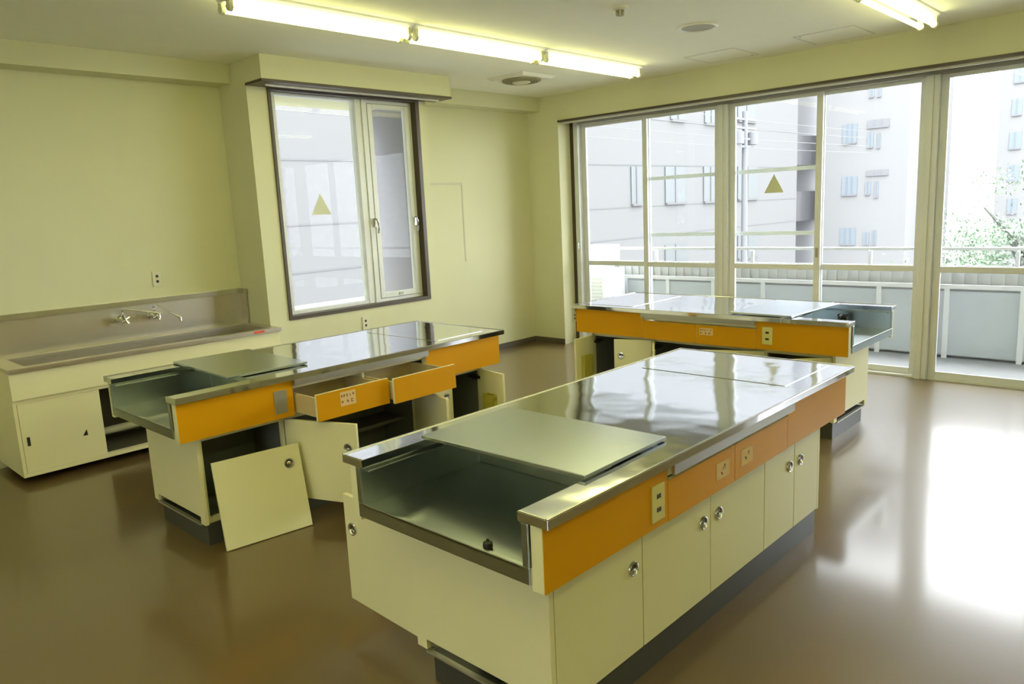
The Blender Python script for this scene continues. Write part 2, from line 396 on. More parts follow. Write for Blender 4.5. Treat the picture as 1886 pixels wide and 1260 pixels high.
def outlet(parent, a, z, s, material='yplate', blank=False, c=CF):
    fr = Matrix(((-s, 0, 0, a), (0, s, 0, s*(HW-c)), (0, 0, 1, 0), (0, 0, 0, 1)))
    m = MB(fr); m.box((-.036, 0, z-.06), (.036, .006, z+.06))
    p = m.build('outlet', material, parent, bevel=.002)
    if blank:
        tag(p, 'grey metal cover plate'); return p
    for dz in (.022, -.022):
        h = MB(fr); h.box((-.012, .006, z+dz-.007), (.012, .0066, z+dz+.007)); h.build('socket_hole', 'black', p)
    return p

def table(loc, rz, label, front, back, extra):
    t = empty('cooking_table', loc, rz, label, 'cooking table')
    bv = lambda s, c: s*(HW-c)
    cc = {front[0]: 0.11, back[0]: 0.187}                 # the doors stand deeper under the far side
    vlo, vhi = -HW+cc[-1], HW-cc[1]
    # worktop with the sink cut out of one end, raised outer bead
    m = MB()
    m.box((SINK, -HW, ZT), (L, HW, .7965))
    for s in (1, -1): m.box((0, bv(s, 0), ZT), (SINK, bv(s, RW), .7965))
    m.build('worktop', 'steel', t, bevel=.0015)
    m = MB()
    pr = [(0, .7965), (0, .7995), (.006, .7995), (.010, .7965)]
    for s in (1, -1):
        m.quad_loft([(0.0, bv(s, c), z) for c, z in pr], [(L, bv(s, c), z) for c, z in pr])
        m.quad_loft([(a, bv(s, 0.012), z) for a, z in [(0, .7965), (0, .7990), (.005, .7990), (.009, .7965)]], [(a, bv(s, RW-.004), z) for a, z in [(0, .7965), (0, .7990), (.005, .7990), (.009, .7965)]])
    m.quad_loft([(L-c, -HW+.012, z) for c, z in pr], [(L-c, HW-.012, z) for c, z in pr])
    m.build('raised_edge', 'steel_edge', t)
    # set-in cover at the far end
    m = MB().box((1.655, -HW+.10, .7966), (2.135, HW-.10, .7984)); m.build('inset_cover', 'steel', t, bevel=.0006)
    # sink
    IN = .093
    m = MB()
    zf = .635
    m.box((.006, -HW+IN, zf-.006), (.55, HW-IN, zf))
    for s in (1, -1): m.box((.006, bv(s, IN), zf-.006), (.55, bv(s, IN-.004), ZT-.001))
    m.box((.546, -HW+IN, zf), (.55, HW-IN, ZT-.001))
    for s in (1, -1): m.box((.02, bv(s, RW+.010), .752), (SINK+.02, bv(s, IN), .758))
    # bent front lip: a U of flat steel round the open end
    m.box((0, -HW+.072, .594), (.006, HW-.072, .644))
    for s in (1, -1): m.box((0, bv(s, .072), .644), (.006, bv(s, IN+.003), ZT-.001))
    m.box((0, -HW+IN, .634), (.02, HW-IN, .641))
    sk = m.build('sink', 'steel_sink', t, bevel=.002)
    m = MB(); m.lathe([(.045, zf-.004), (.045, zf+.002), (.036, zf+.003), (.030, zf+.0005), (.0005, zf+.0005)], (.495, -.22, 0), 2, 24); m.build('drain', 'chrome', sk, smooth=True)
    # white rails behind the orange band, open where the drawers sit
    m = MB()
    for s in (1, -1):
        m.box((.008, bv(s, .029), ZB), (.612, bv(s, .070), ZT))
        m.box((1.518, bv(s, .029), ZB), (L-.03, bv(s, .070), ZT))
        m.box((.612, bv(s, .045), .715), (1.518, bv(s, .065), ZT))
        m.box((1.06, bv(s, .045), ZB), (1.075, bv(s, .42), .715))
    m.box((L-.05, -HW+.070, ZB), (L-.03, HW-.070, ZT))
    m.build('apron', 'laminate', t, bevel=.001)
    for s in (1, -1):
        m = MB(); m.box((.010, bv(s, CF), ZB), (.612, bv(s, .029), ZT-.001)); m.build('orange_band', 'orange', t)
        m = MB(); m.box((1.518, bv(s, CF), ZB), (L-.028, bv(s, .029), ZT-.001)); m.build('orange_band', 'orange', t)
        m = MB(); m.box((.612, bv(s, -.001), .738), (1.518, bv(s, .012), ZT)); m.build('finger_strip', 'strip', t)
    # carcass
    m = MB()
    ez = [(vlo, .113), (vlo+.05, .113), (vlo+.05, .150), (vhi-.05, .150), (vhi-.05, .113), (vhi, .113), (vhi, .585), (vlo, .585)]
    m.prism(ez, 0, A0, A0+.02)
    m.build('end_panel', 'laminate', t, bevel=.0015)
    m = MB(); m.prism(ez, 0, A1-.02, A1); m.build('end_panel', 'laminate', t, bevel=.0015)
    m = MB()
    for s in (1, -1):
        m.box((A0+.02, bv(s, cc[s]+.020), .536), (A1-.02, bv(s, cc[s]+.04), .576))
        m.box((A0+.02, bv(s, cc[s]+.020), .113), (A1-.02, bv(s, cc[s]+.04), .142))
        m.box((A0+.02, bv(s, cc[s]+.020), .142), (A0+.036, bv(s, cc[s]+.04), .536))
        for a in (.580, 1.484): m.box((a, bv(s, cc[s]+.020), .142), (a+.018, bv(s, cc[s]+.04), .536))
    m.build('face_frame', 'laminate', t)
    m = MB()
    m.box((A0+.07, vlo+.04, .125), (A1-.07, vhi-.04, .14))
    m.box((A0+.02, -.012, .14), (A1-.02, .012, .575))
    for a in (.580, 1.484): m.box((a, vlo+.04, .14), (a+.018, vhi-.04, .575))
    m.box((A0+.02, vlo+.04, .14), (A0+.026, vhi-.04, .575)); m.box((A1-.026, vlo+.04, .14), (A1-.02, vhi-.04, .575))
    m.build('cabinet_inside', 'inner', t)
    m = MB()
    for s in (1, -1): m.box((.60, bv(s, cc[s]+.13), .315), (1.483, bv(s, HW-.012), .333))
    m.build('shelf', 'inner', t)
    # plinth with a projecting top rail
    m = MB().box((.128, bv(front[0], .122), 0), (L-.118, bv(back[0], .255), .113))
    m.build('plinth', 'plinth', t, bevel=.001)
    MB().box((A0-.006, vlo+.048, .104), (A0+.03, vhi-.048, .112)).build('foot_rail', 'plate_grey', t, bevel=.002)
    # drawers
    for s, cfg in ((front[0], front[1]), (back[0], back[1])):
        for k, (d0, d1) in enumerate(((.6145, 1.0655), (1.0675, 1.5155))):
            pull = cfg['drawers'][k]
            y = lambda c: s*(HW-c+pull)
            m = MB(); m.box((d0+.012, y(CF+.018), .590), (d0+.024, y(.42), .690)).box((d1-.024, y(CF+.018), .590), (d1-.012, y(.42), .690))
            m.box((d0+.024, y(.408), .590), (d1-.024, y(.42), .690)).box((d0+.024, y(CF+.018), .599), (d1-.024, y(CF+.024), .690))
            dw = m.build('drawer', 'wood', t)
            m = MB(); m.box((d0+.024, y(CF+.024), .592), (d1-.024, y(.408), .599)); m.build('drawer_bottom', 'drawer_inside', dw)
            m = MB(); m.box((d0, y(CF+.002), ZB-.004), (d1, y(CF+.018), .712)); m.build('drawer_front_core', 'laminate', dw, bevel=.001)
            m = MB(); m.box((d0+.0005, y(CF), ZB-.0035), (d1-.0005, y(CF+.002), .7115)); m.build('drawer_front', 'orange', dw)
            if pull and k == 0:
                sticker(t, 0.80, .66, .095, .075, s, G_C, c=CF-pull)
        for k, (a0, a1, d, kn) in enumerate(DOORS):
            th = cfg['doors'][k]
            if th is None: continue
            door_panel(t, a0 if d == 1 else a1, s, a1-a0, d, th, cc[s], cfg.get('holder') == k)
        for k in cfg.get('hinges', ()):
            a0, a1, d, kn = DOORS[k]; ha = 2.049 if k == 4 else 1.484
            for z in (.49, .18):
                m = MB(); m.box((ha, bv(s, cc[s]+.03), z-.018), (ha-.012, bv(s, cc[s]+.075), z+.018)).box((ha, bv(s, cc[s]-.01), z-.009), (ha-.02, bv(s, cc[s]+.105), z+.009))
                m.build('hinge', 'black', t)
    extra(t, front[0])
    return t

T1 = (1.3607, 1.2022); T2 = (1.3608, 3.4441); T3 = (4.7279, 1.6466)
shut = dict(drawers=(0, 0), doors=(0, 0, 0, 0, 0))
def ex1(t, s):
    outlet(t, .552, .660, s)
    sticker(t, .976, .645, .094, .062, s, G_A); sticker(t, 1.160, .645, .092, .062, s, G_B)
table((T1[0], T1[1]+HW, 0), 0, 'nearest cooking table, orange band with cream outlet, all front doors shut', (-1, shut),
      (1, dict(drawers=(0, 0), doors=(88, 0, 0, 0, 0))), ex1)
def ex2(t, s): outlet(t, .537, .665, s, 'plate_grey', True)
table((T2[0], T2[1]+HW, 0), 0, 'cooking table in front of the wall sink with two orange drawers pulled out', (-1, dict(drawers=(.217, .262), doors=(None, 69, 75, 0, 81), holder=4, hinges=(4,))),
      (1, shut), ex2)
def ex3(t, s):
    outlet(t, .533, .672, s)
    sticker(t, .986, .665, .106, .05, s, G_C)
    # tap on the far sink wall
    m = MB(); y = -HW+.10
    m.lathe([(.024, 0), (.024, .02), (.016, .03), (.014, .07), (.001, .07)], (.30, y+.03, .66), 1, 16)
    m.lathe([(.022, .64), (.022, .705), (.016, .73), (.001, .73)], (.30, y+.07, 0), 2, 14)
    m.tube([(.30, y+.07, .70), (.30, y+.10, .735), (.30, y+.14, .725), (.30, y+.15, .70)], [.011, .011, .011, .009], 10)
    m.box((.265, y+.055, .722), (.335, y+.085, .736))
    tag(m.build('tap', 'black', t, smooth=True), 'dark tap on the back wall of the sink')
table((T3[0]+HW, T3[1], 0), PI/2, 'cooking table beside the glass doors with its orange side facing the room', (1, dict(drawers=(0, 0), doors=(42, 24, 57, 22, 88), holder=4, hinges=(4, 2))),
      (-1, shut), ex3)

# loose sink covers lying on the worktops
def lid(loc, rz, label):
    m = MB().box((-.228, -.358, .010), (.228, .358, .0125))
    for a, b2 in (((-.228, -.358), (-.226, .358)), ((.226, -.358), (.228, .358)), ((-.226, -.358), (.226, -.356)), ((-.226, .356), (.226, .358))):
        m.box((a[0], a[1], .001), (b2[0], b2[1], .010))
    e = empty('sink_cover', loc, rz, label, 'sink cover')
    m.build('plate', 'steel_lid', e, bevel=.0015)
    m = MB()
    for x in (-.12, .12): m.box((x-.02, -.34, 0), (x+.02, .34, .0098))
    m.build('batten', 'steel_edge', e)
    return e
LZ = .7997
lid((T1[0]+.503, T1[1]+.462, LZ), math.radians(1.2), 'loose steel sink cover half over the sink of the nearest table')
lid((T2[0]+.592, T2[1]+.545, LZ), math.radians(-2.2), 'loose steel sink cover on the table with the open drawers')
lid((T3[0]+.415, T3[1]+.585, LZ), math.radians(90-3.2), 'loose steel sink cover on the table beside the glass doors')

# the removed cabinet door leaning against its table
def leaning_door():
    o = Vector((T2[0], T2[1], 0))
    bl = o+Vector((.150, -.020, 0)); br = o+Vector((.590, -.076, 0)); tl = o+Vector((.158, .068, .432))
    e1 = (br-bl).normalized(); up = (tl-bl); up = (up - e1*up.dot(e1)).normalized(); n = e1.cross(up)   # n points to the viewer side
    e = empty('cabinet_door', bl, 0, 'detached cream cabinet door leaning on the floor against a table', 'cabinet door')
    fr = Matrix(((e1.x, -n.x, up.x, 0), (e1.y, -n.y, up.y, 0), (e1.z, -n.z, up.z, 0), (0, 0, 0, 1)))
    m = MB(fr).box((0, 0, .004), (.446, .018, .442)); pn = m.build('panel', 'laminate', e, bevel=.0015)
    k = MB(fr); a, z = .378, .350
    k.lathe([(.0265, 0), (.0265, -.004), (.0245, -.0075), (.0215, -.008), (.019, -.005), (.018, -.0025), (.017, -.0025)], (a, 0, z), 1, 26)
    k.lathe([(.012, -.001), (.012, -.006), (.010, -.007), (.0001, -.007)], (a, 0, z-.002), 1, 18)
    k.build('knob', 'chrome', pn, smooth=True)
    k = MB(fr); k.lathe([(.0172, -.0026), (.0172, -.0032), (.0001, -.0032)], (a, 0, z), 1, 22); k.build('knob_recess', 'recess', pn)
leaning_door()
m = MB().lathe([(.012, 0), (.015, .004), (.014, .016), (.010, .019), (.004, .02), (.004, .026), (.0005, .026)], (0, 0, 0), 2, 18)
pg = m.build('rubber_stopper', 'black', smooth=True); pg.location = (T1[0]+.035, T1[1]+.262, .6355)
tag(pg, 'small black rubber stopper on the sink floor of the nearest table', 'sink stopper')

# ------------------------------------------------------------------ long sink unit on the back wall
SX0, SX1, SY, SZ = 1.150, 3.010, 5.365, .753
su = empty('sink_unit', (SX0, SY, 0), 0, 'long steel wall sink on a cream cabinet under the left wall', 'sink')
def Q(mb, x0, y0, z0, x1, y1, z1): mb.box((x0-SX0, y0-SY, z0), (x1-SX0, y1-SY, z1)); return mb
m = MB(); bx0, bx1, by0, by1 = SX0+.11, SX1-.07, SY+.085, 5.872
Q(m, SX0, SY, SZ-.026, SX1, by0, SZ); Q(m, SX0, by0, SZ-.026, bx0, 5.55-.004, SZ); Q(m, bx1, by0, SZ-.026, SX1, 5.55-.004, SZ)
Q(m, SX0, 5.546, SZ-.026, bx0, YA-.002, SZ); Q(m, bx1, 5.546, SZ-.026, SX1, YA-.002, SZ); Q(m, bx0, by1, SZ-.026, bx1, YA-.002, SZ)
Q(m, SX0, SY, SZ, SX1, SY+.008, SZ+.004)
m.build('sink_top', 'steel_wall', su, bevel=.0015)
m = MB()
Q(m, bx0, by0, .56, bx1, by1, .566); Q(m, bx0-.004, by0-.004, .56, bx0, by1+.004, SZ-.027); Q(m, bx1, by0-.004, .56, bx1+.004, by1+.004, SZ-.027)
Q(m, bx0, by0-.004, .56, bx1, by0, SZ-.027); Q(m, bx0, by1, .56, bx1, by1+.004, SZ-.027)
bs = m.build('basin', 'steel_wall', su)
m = MB(); m.lathe([(.05, .74), (.05, .763), (.044, .766), (.01, .764), (.0005, .764)], (2.80-SX0, 5.52-SY, 0), 2, 20); 
m = MB(); m.lathe([(.045, .566), (.045, .62), (.040, .63), (.0005, .63)], (2.78-SX0, 5.62-SY, 0), 2, 22); m.build('strainer', 'chrome', bs, smooth=True)
m = MB()
Q(m, SX0, 5.955, SZ, SX1, YA-.002, 1.005); Q(m, SX0, 5.925, 1.005, SX1, YA-.002, 1.040); Q(m, SX1-.022, 5.90, SZ, SX1, 5.955, 1.005)
Q(m, SX1-.03, 5.86, 1.005, SX1, 5.925, 1.040); Q(m, SX1-.02, 5.87, SZ, SX1, 5.90, 1.005)
m.build('backsplash', 'steel_wall', su, bevel=.002)
m = MB(); Q(m, SX0, 5.918, 1.004, SX1-.03, 5.926, 1.046); Q(m, SX1-.036, 5.854, 1.004, SX1-.03, 5.925, 1.046); m.build('backsplash_lit_edge', 'steel_edge', su, bevel=.002)  # brighter steel strip stands in for light caught by the top lip
m = MB(); Q(m, 2.772, SY-.0012, SZ-.018, 2.86, SY, SZ-.001); tag(m.build('sticker', 'red', su), 'red-orange sticker on the front edge')
m = MB(); Q(m, SX0+.004, SY+.03, .552, SX1-.006, SY+.05, SZ-.027); m.build('apron', 'laminate', su, bevel=.001)
m = MB()
Q(m, SX0+.004, SY+.05, .05, SX0+.024, YA-.004, SZ-.027); Q(m, SX1-.026, SY+.05, .05, SX1-.006, 5.546, SZ-.027)
Q(m, SX0+.024, SY+.05, .05, SX1-.026, SY+.10, .075); Q(m, SX0+.024, SY+.052, .525, SX1-.026, SY+.07, .552)
m.build('cabinet_body', 'laminate', su, bevel=.001)
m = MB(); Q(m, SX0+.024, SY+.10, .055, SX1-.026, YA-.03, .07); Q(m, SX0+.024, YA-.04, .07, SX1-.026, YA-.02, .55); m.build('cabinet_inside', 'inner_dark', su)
m = MB(); m.tube([(1.60-SX0, 5.72-SY, .16), (2.95-SX0, 5.72-SY, .17)], .028, 12); m.build('waste_pipe', 'cream', su, smooth=True)
m = MB(); Q(m, SX0+.028, SY+.056, .076, 1.655, SY+.074, .524); dd = m.build('sliding_door', 'laminate', su, bevel=.001)
m = MB(); m.box((.052, .053, .248), (.070, .0562, .306)); m.build('finger_pull', 'black', dd, bevel=.003)
m = MB(); m.prism([(.372, .235), (.402, .235), (.398, .275)], 1, .0548, .0565); tag(m.build('chipped_hole', 'black', dd), 'small dark chipped hole in the door')
m = MB(); Q(m, 2.42, SY+.076, .076, SX1-.03, SY+.094, .524); m.build('sliding_door', 'laminate', su, bevel=.001)
for fx, sx, sy, sz in ((2.010, .245, -.06, -.045), (2.235, .150, -.12, -.085)):
    x = fx-SX0; y = 5.955-SY; z = .915
    m = MB()
    for dx in (-.03,): m.lathe([(.026, 0), (.026, -.012), (.018, -.02), (.012, -.03), (.012, -.05), (.001, -.05)], (x+.02, y, z), 1, 16)
    m.lathe([(.024, -.045), (.024, -.098), (.016, -.106), (.001, -.106)], (x+.02, y, z), 1, 14)
    m.tube([(x+.02, y-.07, z), (x+.02, y-.07, z+.045)], .014, 12)
    fo = m.build('faucet', 'chrome', su, smooth=True)
    m = MB(); m.tube([(x+.02, y-.07, z+.04), (x+.02, y-.07, z+.07), (x+.035, y-.074, z+.076), (x+sx, y-.07+sy, z+.07+sz), (x+sx+.012, y-.072+sy, z+.06+sz), (x+sx+.012, y-.072+sy, z+.03+sz)], [.009, .009, .008, .008, .009, .010], 10)
    m.build('spout', 'chrome', fo, smooth=True)
    m = MB()
    for k in range(4):
        t = k*PI/2+.5
        m.tube([(x+.02, y-.112, z), (x+.02+.034*math.cos(t), y-.116, z+.034*math.sin(t))], [.008, .011], 8)
    m.build('cross_handle', 'chrome', fo, smooth=True)

# ------------------------------------------------------------------ wall outlets
def wall_outlet(p, axis, label):
    e = empty('wall_outlet', p, 0, label, 'outlet')
    m = MB(); h = MB()
    if axis == 'y':
        m.box((-.035, -.008, -.06), (.035, 0, .06))
        for z in (.02, -.02): h.lathe([(.011, -.008), (.011, -.0095), (.0005, -.0095)], (0, 0, z), 1, 14)
    m.build('plate', 'plate', e, bevel=.003); h.build('socket', 'black', e)
wall_outlet((2.345, YA, 1.183), 'y', 'wall outlet above the long wall sink')
wall_outlet((3.934, PY, .642), 'y', 'wall outlet below the back window')
wall_outlet((6.868, 5.52, .303), 'y', 'wall outlet on the white reveal beside the glass doors')

# ------------------------------------------------------------------ ceiling things
def fixture(x0, x1, yc, label, group):
    e = empty('fluorescent_light', ((x0+x1)/2, yc, ZC), 0, label, 'ceiling light', group)
    hl = (x1-x0)/2
    MB().prism([(-.085, 0), (.085, 0), (.08, -.012), (.03, -.050), (-.03, -.050), (-.08, -.012)], 0, -hl+.003, hl-.003).build('housing', 'housing', e, bevel=.002)
    for y in (-.045, .045):
        for s in (-1, 1):
            m = MB(); m.lathe([(.022, 0), (.024, .010), (.024, .022), (.018, .026)], (s*(hl-.03)-.013, y, -.078), 0, 16)
            m.box((s*(hl-.03)-.012, y-.017, -.07), (s*(hl-.03)+.012, y+.017, -.02))
            m.build('socket', 'cream', e, smooth=True)
        m = MB(); m.tube([(-hl+.036, y, -.078), (hl-.036, y, -.078)], .016, 14); m.build('tube', 'tube', e, smooth=True)
    return e
for k, (x0, x1) in enumerate(((2.10, 3.385), (3.385, 4.70), (4.70, 6.05))):
    fixture(x0, x1, 4.045, ['twin tube light, left end of the long row', 'twin tube light, middle of the long row', 'twin tube light, right end of the long row'][k], 'tube lights of the long row')
fixture(4.90, 6.19, 1.675, 'twin tube light near the glass doors at the top right corner of the photo', None)
for x0, x1, yy in ((-2.9, -1.6, 1.675), (-1.6, -.3, 1.675), (-.3, 1.0, 1.675), (1.0, 2.3, 1.675), (-2.9, -1.6, 3.6), (-2.2, -.9, -.7), (-.4, .9, .5), (-.4, .9, 2.85), (2.30, 3.60, 1.675), (3.60, 4.90, 1.675), (-.9, .4, -.7), (.4, 1.7, -.7), (1.7, 3.0, -.7), (3.0, 4.3, -.7)):  # unseen fixtures; those to the left and behind are added fill light
    fixture(x0, x1, yy, 'unseen twin tube light overhead, in a set largely added for fill', 'unseen overhead tube lights, largely added for fill')
# square ceiling diffuser
e = empty('ceiling_diffuser', (5.52, 4.98, ZC), 0, 'square ceiling vent with round grille near the corner', 'ceiling vent')
MB().quad_loft([(-.235, -.235, 0), (.235, -.235, 0), (.235, .235, 0), (-.235, .235, 0)], [(-.20, -.20, -.024), (.20, -.20, -.024), (.20, .20, -.024), (-.20, .20, -.024)]).build('frame', 'white', e, bevel=.003)
m = MB().lathe([(.185, -.024), (.185, -.034), (.175, -.036), (.0005, -.036)], n=40); m.build('backing', 'vent_dark', e)
m = MB()
for r in (.165, .14, .115, .09): m.lathe([(r, -.036), (r, -.044), (r-.008, -.044), (r-.008, -.036)], n=40, cap=False)
for k in range(24):
    t = 2*PI*k/24; m.tube([(.08*math.cos(t), .08*math.sin(t), -.040), (.178*math.cos(t), .178*math.sin(t), -.040)], .0025, 6)
m.build('grille_ring', 'vent_dark', e)
MB().lathe([(.085, -.036), (.085, -.05), (.07, -.055), (.0005, -.055)], n=30).build('centre_cap', 'cream', e, smooth=True)
# round recessed downlight
e = empty('recessed_downlight', (5.085, 2.877, ZC), 0, 'round recessed downlight, unlit, in the middle of the ceiling', 'downlight')
MB().lathe([(.142, 0), (.144, -.008), (.132, -.014), (.118, -.010), (.112, .0)], n=40, cap=False).build('trim_ring', 'white', e, smooth=True)
MB().lathe([(.114, -.006), (.108, -.003), (.0005, -.003)], n=40).build('reflector', 'vent_dark', e, smooth=True)
# heat detector
e = empty('heat_detector', (4.165, 2.90, ZC), 0, 'small white heat detector on the ceiling', 'detector')
MB().lathe([(.052, 0), (.052, -.012), (.046, -.018), (.028, -.020), (.0005, -.020)], n=28).build('base', 'white', e, smooth=True)
m = MB().lathe([(.026, -.020), (.026, -.032), (.020, -.034), (.020, -.042), (.026, -.044), (.024, -.052), (.0005, -.053)], n=22); m.build('sensor', 'vent_dark', e, smooth=True)
m = MB()
for k in range(5):
    t = 2*PI*k/5; m.tube([(.030*math.cos(t), .030*math.sin(t), -.02), (.027*math.cos(t), .027*math.sin(t), -.054)], .003, 6)
m.build('cage', 'white', e)
def hatch(c, label):
    e = empty('ceiling_hatch', (c[0], c[1], ZC), 0, label, 'ceiling hatch')
    m = MB()
    for a, b2 in (((-.232, -.232), (.232, -.226)), ((-.232, .226), (.232, .232)), ((-.232, -.226), (-.226, .226)), ((.226, -.226), (.232, .226))): m.box((a[0], a[1], -.003), (b2[0], b2[1], 0))
    m.build('frame', 'hatch_line', e)
    MB().box((-.222, -.222, -.0025), (.222, .222, 0)).build('panel', 'ceiling', e)
    MB().lathe([(.010, 0), (.010, -.005), (.0005, -.005)], (.19 if c[1] > 3 else -.19, -.19 if c[1] > 3 else .19, 0), 2, 12).build('lock', 'plate_grey', e)
hatch((6.262, 3.316), 'square ceiling hatch nearer the back corner')
hatch((6.289, 2.37), 'square ceiling hatch nearer the right edge of the photo')

# ------------------------------------------------------------------ balcony
struct(MB().box((XB+.36, -4, -.16), (8.42, 6.35, -.06)).build('floor_balcony', 'concrete'))
struct(MB().box((XB+.36, -4, 2.74), (8.42, 6.35, 2.92)).build('ceiling_balcony_added', 'concrete'))  # added unseen slab, blocks the high sky to limit floor glare
struct(MB().box((XB+.36, 5.95, -.06), (8.42, 6.35, 1.05)).build('wall_balcony_end', 'rail_white'))
br = empty('balcony_railing', (8.2, 1.0, -.06), 0, 'pale balcony railing with panels and handrail outside the glass doors', 'railing')
m = MB()
y = -4.9
m.box((.10, -4.9, .0), (.13, 4.9, .90))
m.build('back_panel', 'panel_pale', br)
m = MB()
k = 0; yy = -4.9
while yy < 4.9:
    m.box((.085, yy, .68), (.10, yy+.05, .90)); yy += .11
m.build('ribs', 'panel_pale', br)
m = MB().box((.0, -4.9, .03), (.012, 4.9, .66)); m.build('lower_panel', 'panel_blue', br)
m = MB().box((-.02, -4.9, .685), (.02, 4.9, .725)); m.build('middle_rail', 'rail_white', br)
for k in range(15):
    yy = 2.565-1.0+.625*(k-9)
    if -4.8 < yy < 4.85:
        MB().box((-.02, yy-.022, 0), (.0, yy+.022, .685)).build('post', 'rail_white', br)
m = MB().box((-.03, -4.9, 1.055), (.03, 4.9, 1.085)); m.build('handrail', 'rail_white', br, bevel=.006)
for k in range(7):
    yy = 2.70-1.0-1.3*(k-2)
    if -4.8 < yy < 4.8: MB().box((.095, yy-.016, .88), (.125, yy+.016, 1.06)).box((-.01, yy-.016, 1.045), (.125, yy+.016, 1.06)).build('handrail_bracket', 'rail_white', br)
ac = empty('air_conditioner', (7.62, 5.64, -.06), 0, 'pale outdoor air conditioner unit at the left end of the balcony', 'air conditioner')
MB().box((0, 0, .06), (.47, .27, .83)).build('casing', 'rail_white', ac, bevel=.01)
m = MB()
for k in range(14): m.box((-.012, .03, .12+.046*k), (-.001, .24, .14+.046*k))
m.build('side_grille', 'panel_pale', ac)
MB().box((.03, .05, 0), (.47, .09, .06)).box((.03, .19, 0), (.47, .23, .06)).build('foot', 'panel_pale', ac)

# ------------------------------------------------------------------ outside
GZ = -8.0
struct(MB().box((-60, -90, GZ-.2), (160, 120, GZ)).build('ground', 'ground'))
YB = 24.0
b1 = empty('building', (25, YB, GZ), 0, 'long white tiled building seen through the back window and left glass doors', 'building')
e1 = ray_at(1468, 300, 1, YB)
MB().box((-60, 0, 0), (e1.x-25, 12, 34)).build('wall', 'bld_white', b1)
def facade_window(par, org, p0, p1, axis, off, mtl='bld_glass', mull=1):
    lo = [min(p0[i], p1[i])-org[i] for i in range(3)]; hi = [max(p0[i], p1[i])-org[i] for i in range(3)]
    lo[axis] = off; hi[axis] = off-.06 if off <= 0 else off+.06
    lo[axis], hi[axis] = -.06, .02
    f = MB().box(lo, hi).build('window', mtl, par)
    m = MB(); o = 1-axis
    for k in range(mull):
        c = lo[o]+(hi[o]-lo[o])*(k+1)/(mull+1)
        a = list(lo); b2 = list(hi); a[o] = c-.05; b2[o] = c+.05; a[axis] = -.09; b2[axis] = -.06
        m.box(a, b2)
    a = list(lo); b2 = list(hi); a[2] = lo[2]-.12; b2[2] = lo[2]; a[axis] = -.16; m.box(a, b2)
    m.build('window_bar', 'bld_joint' if axis == 1 else 'bld_trim', f)
for q in ((1161, 307, 1181, 375), (1224, 307, 1261, 372), (1295, 307, 1320, 370), (1234, 195, 1261, 222), (1297, 185, 1320, 228), (1358, 175, 1390, 225), (1358, 307, 1393, 365), (1224, 452, 1262, 480), (1358, 428, 1393, 470)):
    facade_window(b1, (25, YB, GZ), ray_at(q[0], q[1], 1, YB), ray_at(q[2], q[3], 1, YB), 1, 0)
m = MB()
for v in (210, 303, 385, 445):
    z = ray_at(1100, v, 1, YB).z-GZ; m.box((-60, -.02, z-.03), (e1.x-25, .0, z+.03))
for x in (14.0, 20.0, 28.0): m.box((x-25-.03, -.02, 0), (x-25+.03, 0, 34))
m.build('tile_joint', 'bld_joint', b1)
# grey building with balconies behind it
p = ray_at(1480, 300, 1, 34.0)
b2_ = empty('building', (p.x, 34, GZ), 0, 'grey building with curved balconies behind the white tiled building', 'building')
MB().box((-14, 0, 0), (12, 10, 36)).build('wall', 'bld_grey', b2_)
for v0, v1 in ((252, 305), (352, 405)):
    za = ray_at(1490, v1, 1, 33.0).z-GZ; zb = ray_at(1490, v0, 1, 33.0).z-GZ
    pts = [(-6+1.2*k, -2.2*math.sin(PI*k/10)) for k in range(11)]
    MB().quad_loft([(x, yv, za) for x, yv in pts], [(x, yv, zb) for x, yv in pts]).build('balcony', 'bld_grey', b2_)
# apartment block
XA = 75.0
pL = ray_at(1506, 300, 0, XA); pR = ray_at(1672, 300, 0, XA)
b3 = empty('building', (XA, pR.y, GZ), 0, 'white apartment block with small paired windows seen through the middle glass door', 'building')
MB().box((0, 0, 0), (14, pL.y-pR.y, 42)).build('wall', 'bld_pale', b3)
for q in ((1553, 230, 1578, 262), (1551, 326, 1578, 358), (1548, 420, 1575, 450), (1598, 245, 1608, 270), (1616, 246, 1621, 271), (1594, 335, 1603, 357), (1611, 335, 1617, 362), (1590, 428, 1600, 450), (1607, 424, 1613, 450), (1602, 160, 1610, 177), (1617, 160, 1623, 176), (1598, 222, 1638, 231), (1596, 314, 1636, 320)):
    facade_window(b3, (XA, pR.y, GZ), ray_at(q[0], q[1], 0, XA), ray_at(q[2], q[3], 0, XA), 0, 0, 'bld_trim' if q[3]-q[1] < 12 else 'bld_blue', 2 if q[2]-q[0] > 20 else 1)
# distant tower at the right
XT = 80.0
pL = ray_at(1835, 300, 0, XT); pR = ray_at(1990, 300, 0, XT)
b4 = empty('building', (XT, pR.y, GZ), 0, 'distant white tower with small blue-grey windows at the right edge', 'building')
MB().box((0, 0, 0), (14, pL.y-pR.y, 29)).build('wall', 'bld_pale', b4)
for q in ((1865, 183, 1882, 210), (1860, 244, 1880, 272), (1857, 305, 1876, 332), (1870, 120, 1890, 149), (1856, 366, 1872, 392), (1905, 180, 1922, 208), (1902, 242, 1920, 270)):
    facade_window(b4, (XT, pR.y, GZ), ray_at(q[0], q[1], 0, XT), ray_at(q[2], q[3], 0, XT), 0, 0, 'bld_blue', 1)
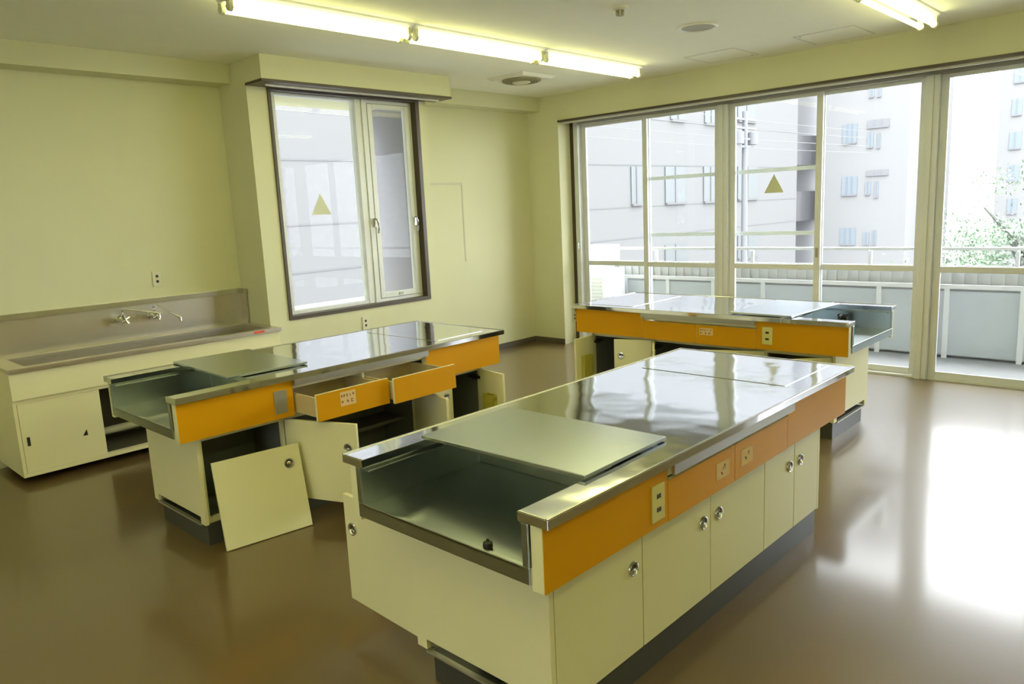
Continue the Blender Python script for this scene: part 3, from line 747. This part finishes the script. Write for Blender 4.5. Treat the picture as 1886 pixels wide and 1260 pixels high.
# utility pole with transformers
p = ray_at(1372, 240, 1, 14.0)
up = empty('utility_pole', (p.x, p.y, GZ), 0, 'pale utility pole with cross arms and wires in front of the white building', 'utility pole')
zz = lambda v: ray_at(1372, v, 1, 14.0).z-GZ
MB().tube([(0, 0, 0), (0, 0, zz(205))], [.16, .10], 12).build('pole', 'pole', up, smooth=True)
m = MB()
for v in (222, 238, 258, 272): m.box((-.9, -.05, zz(v)), (.9, .05, zz(v)+.08))
m.build('cross_arm', 'pole', up)
m = MB()
for x in (-.55, .6): m.lathe([(.22, zz(266)), (.22, zz(244)), (.1, zz(242)), (.01, zz(242))], (x, 0, 0), 2, 14)
m.build('transformer', 'pole', up, smooth=True)
m = MB()
for dz, dy in ((222, .0), (238, .1), (258, 0), (275, -.1)):
    z = zz(dz); pts = [(-40+2.7*k, dy, z+.05+.9*((k-15)/15)**2) for k in range(21)]
    m.tube(pts, .010, 5)
m.build('wire', 'pole', up)

# round leafy tree at the right
tp = ray_at(1905, 425, 0, 17.0)
tr = empty('tree', (tp.x, tp.y, GZ), 0, 'leafy green tree beyond the balcony at the right edge', 'tree')
m = MB(); zc_ = tp.z-GZ
m.tube([(0, 0, 0), (.1, 0, zc_*.5), (0, 0, zc_-.6)], [.28, .2, .14], 10)
for k in range(12):
    a = random.uniform(0, 2*PI); r = random.uniform(.5, 1.1); h = random.uniform(-.4, .5)
    m.tube([(0, 0, zc_-.9), (r*.5*math.cos(a), r*.5*math.sin(a), zc_-.2+h*.4), (r*math.cos(a), r*math.sin(a), zc_+h)], [.09, .05, .02], 6)
m.build('trunk', 'bark', tr, smooth=True)
m = MB()
clumps = []
for k in range(80):
    a = random.uniform(0, 2*PI); t = random.uniform(-.95, 1); r = math.sqrt(1-t*t)*1.5*random.uniform(.55, 1)
    clumps.append((r*math.cos(a), r*math.sin(a), t*1.15+.05))
for cx, cy, cz in clumps:
    for k in range(130):
        p = Vector((random.gauss(cx, .19), random.gauss(cy, .19), zc_+random.gauss(cz, .14)))
        a = Vector((random.gauss(0, 1), random.gauss(0, 1), random.gauss(0, 1))).normalized(); b2 = a.orthogonal().normalized(); s = random.uniform(.022, .045)
        m.face([m.v(p-a*s), m.v(p+b2*s*.6), m.v(p+a*s), m.v(p-b2*s*.6)])
tag(m.build('foliage', 'leaf', tr), None)
sp = ray_at(1745, 476, 0, 15.0)
sh = empty('shrub', (sp.x, sp.y, GZ), 0, 'low pale shrubbery showing just over the railing beside the tree', 'shrub')
m = MB(); zc_ = sp.z-GZ
MB().tube([(0, 0, 0), (0, 0, zc_)], [.08, .03], 8).build('stem', 'bark', sh)
for k in range(700):
    p = Vector((random.gauss(0, .22), random.gauss(-.05, .38), zc_+random.gauss(-.25, .17)))
    a = Vector((random.gauss(0, 1), random.gauss(0, 1), random.gauss(0, 1))).normalized(); b2 = a.orthogonal().normalized(); s = random.uniform(.03, .05)
    m.face([m.v(p-a*s), m.v(p+b2*s*.6), m.v(p+a*s), m.v(p-b2*s*.6)])
m.build('foliage', 'leaf', sh)
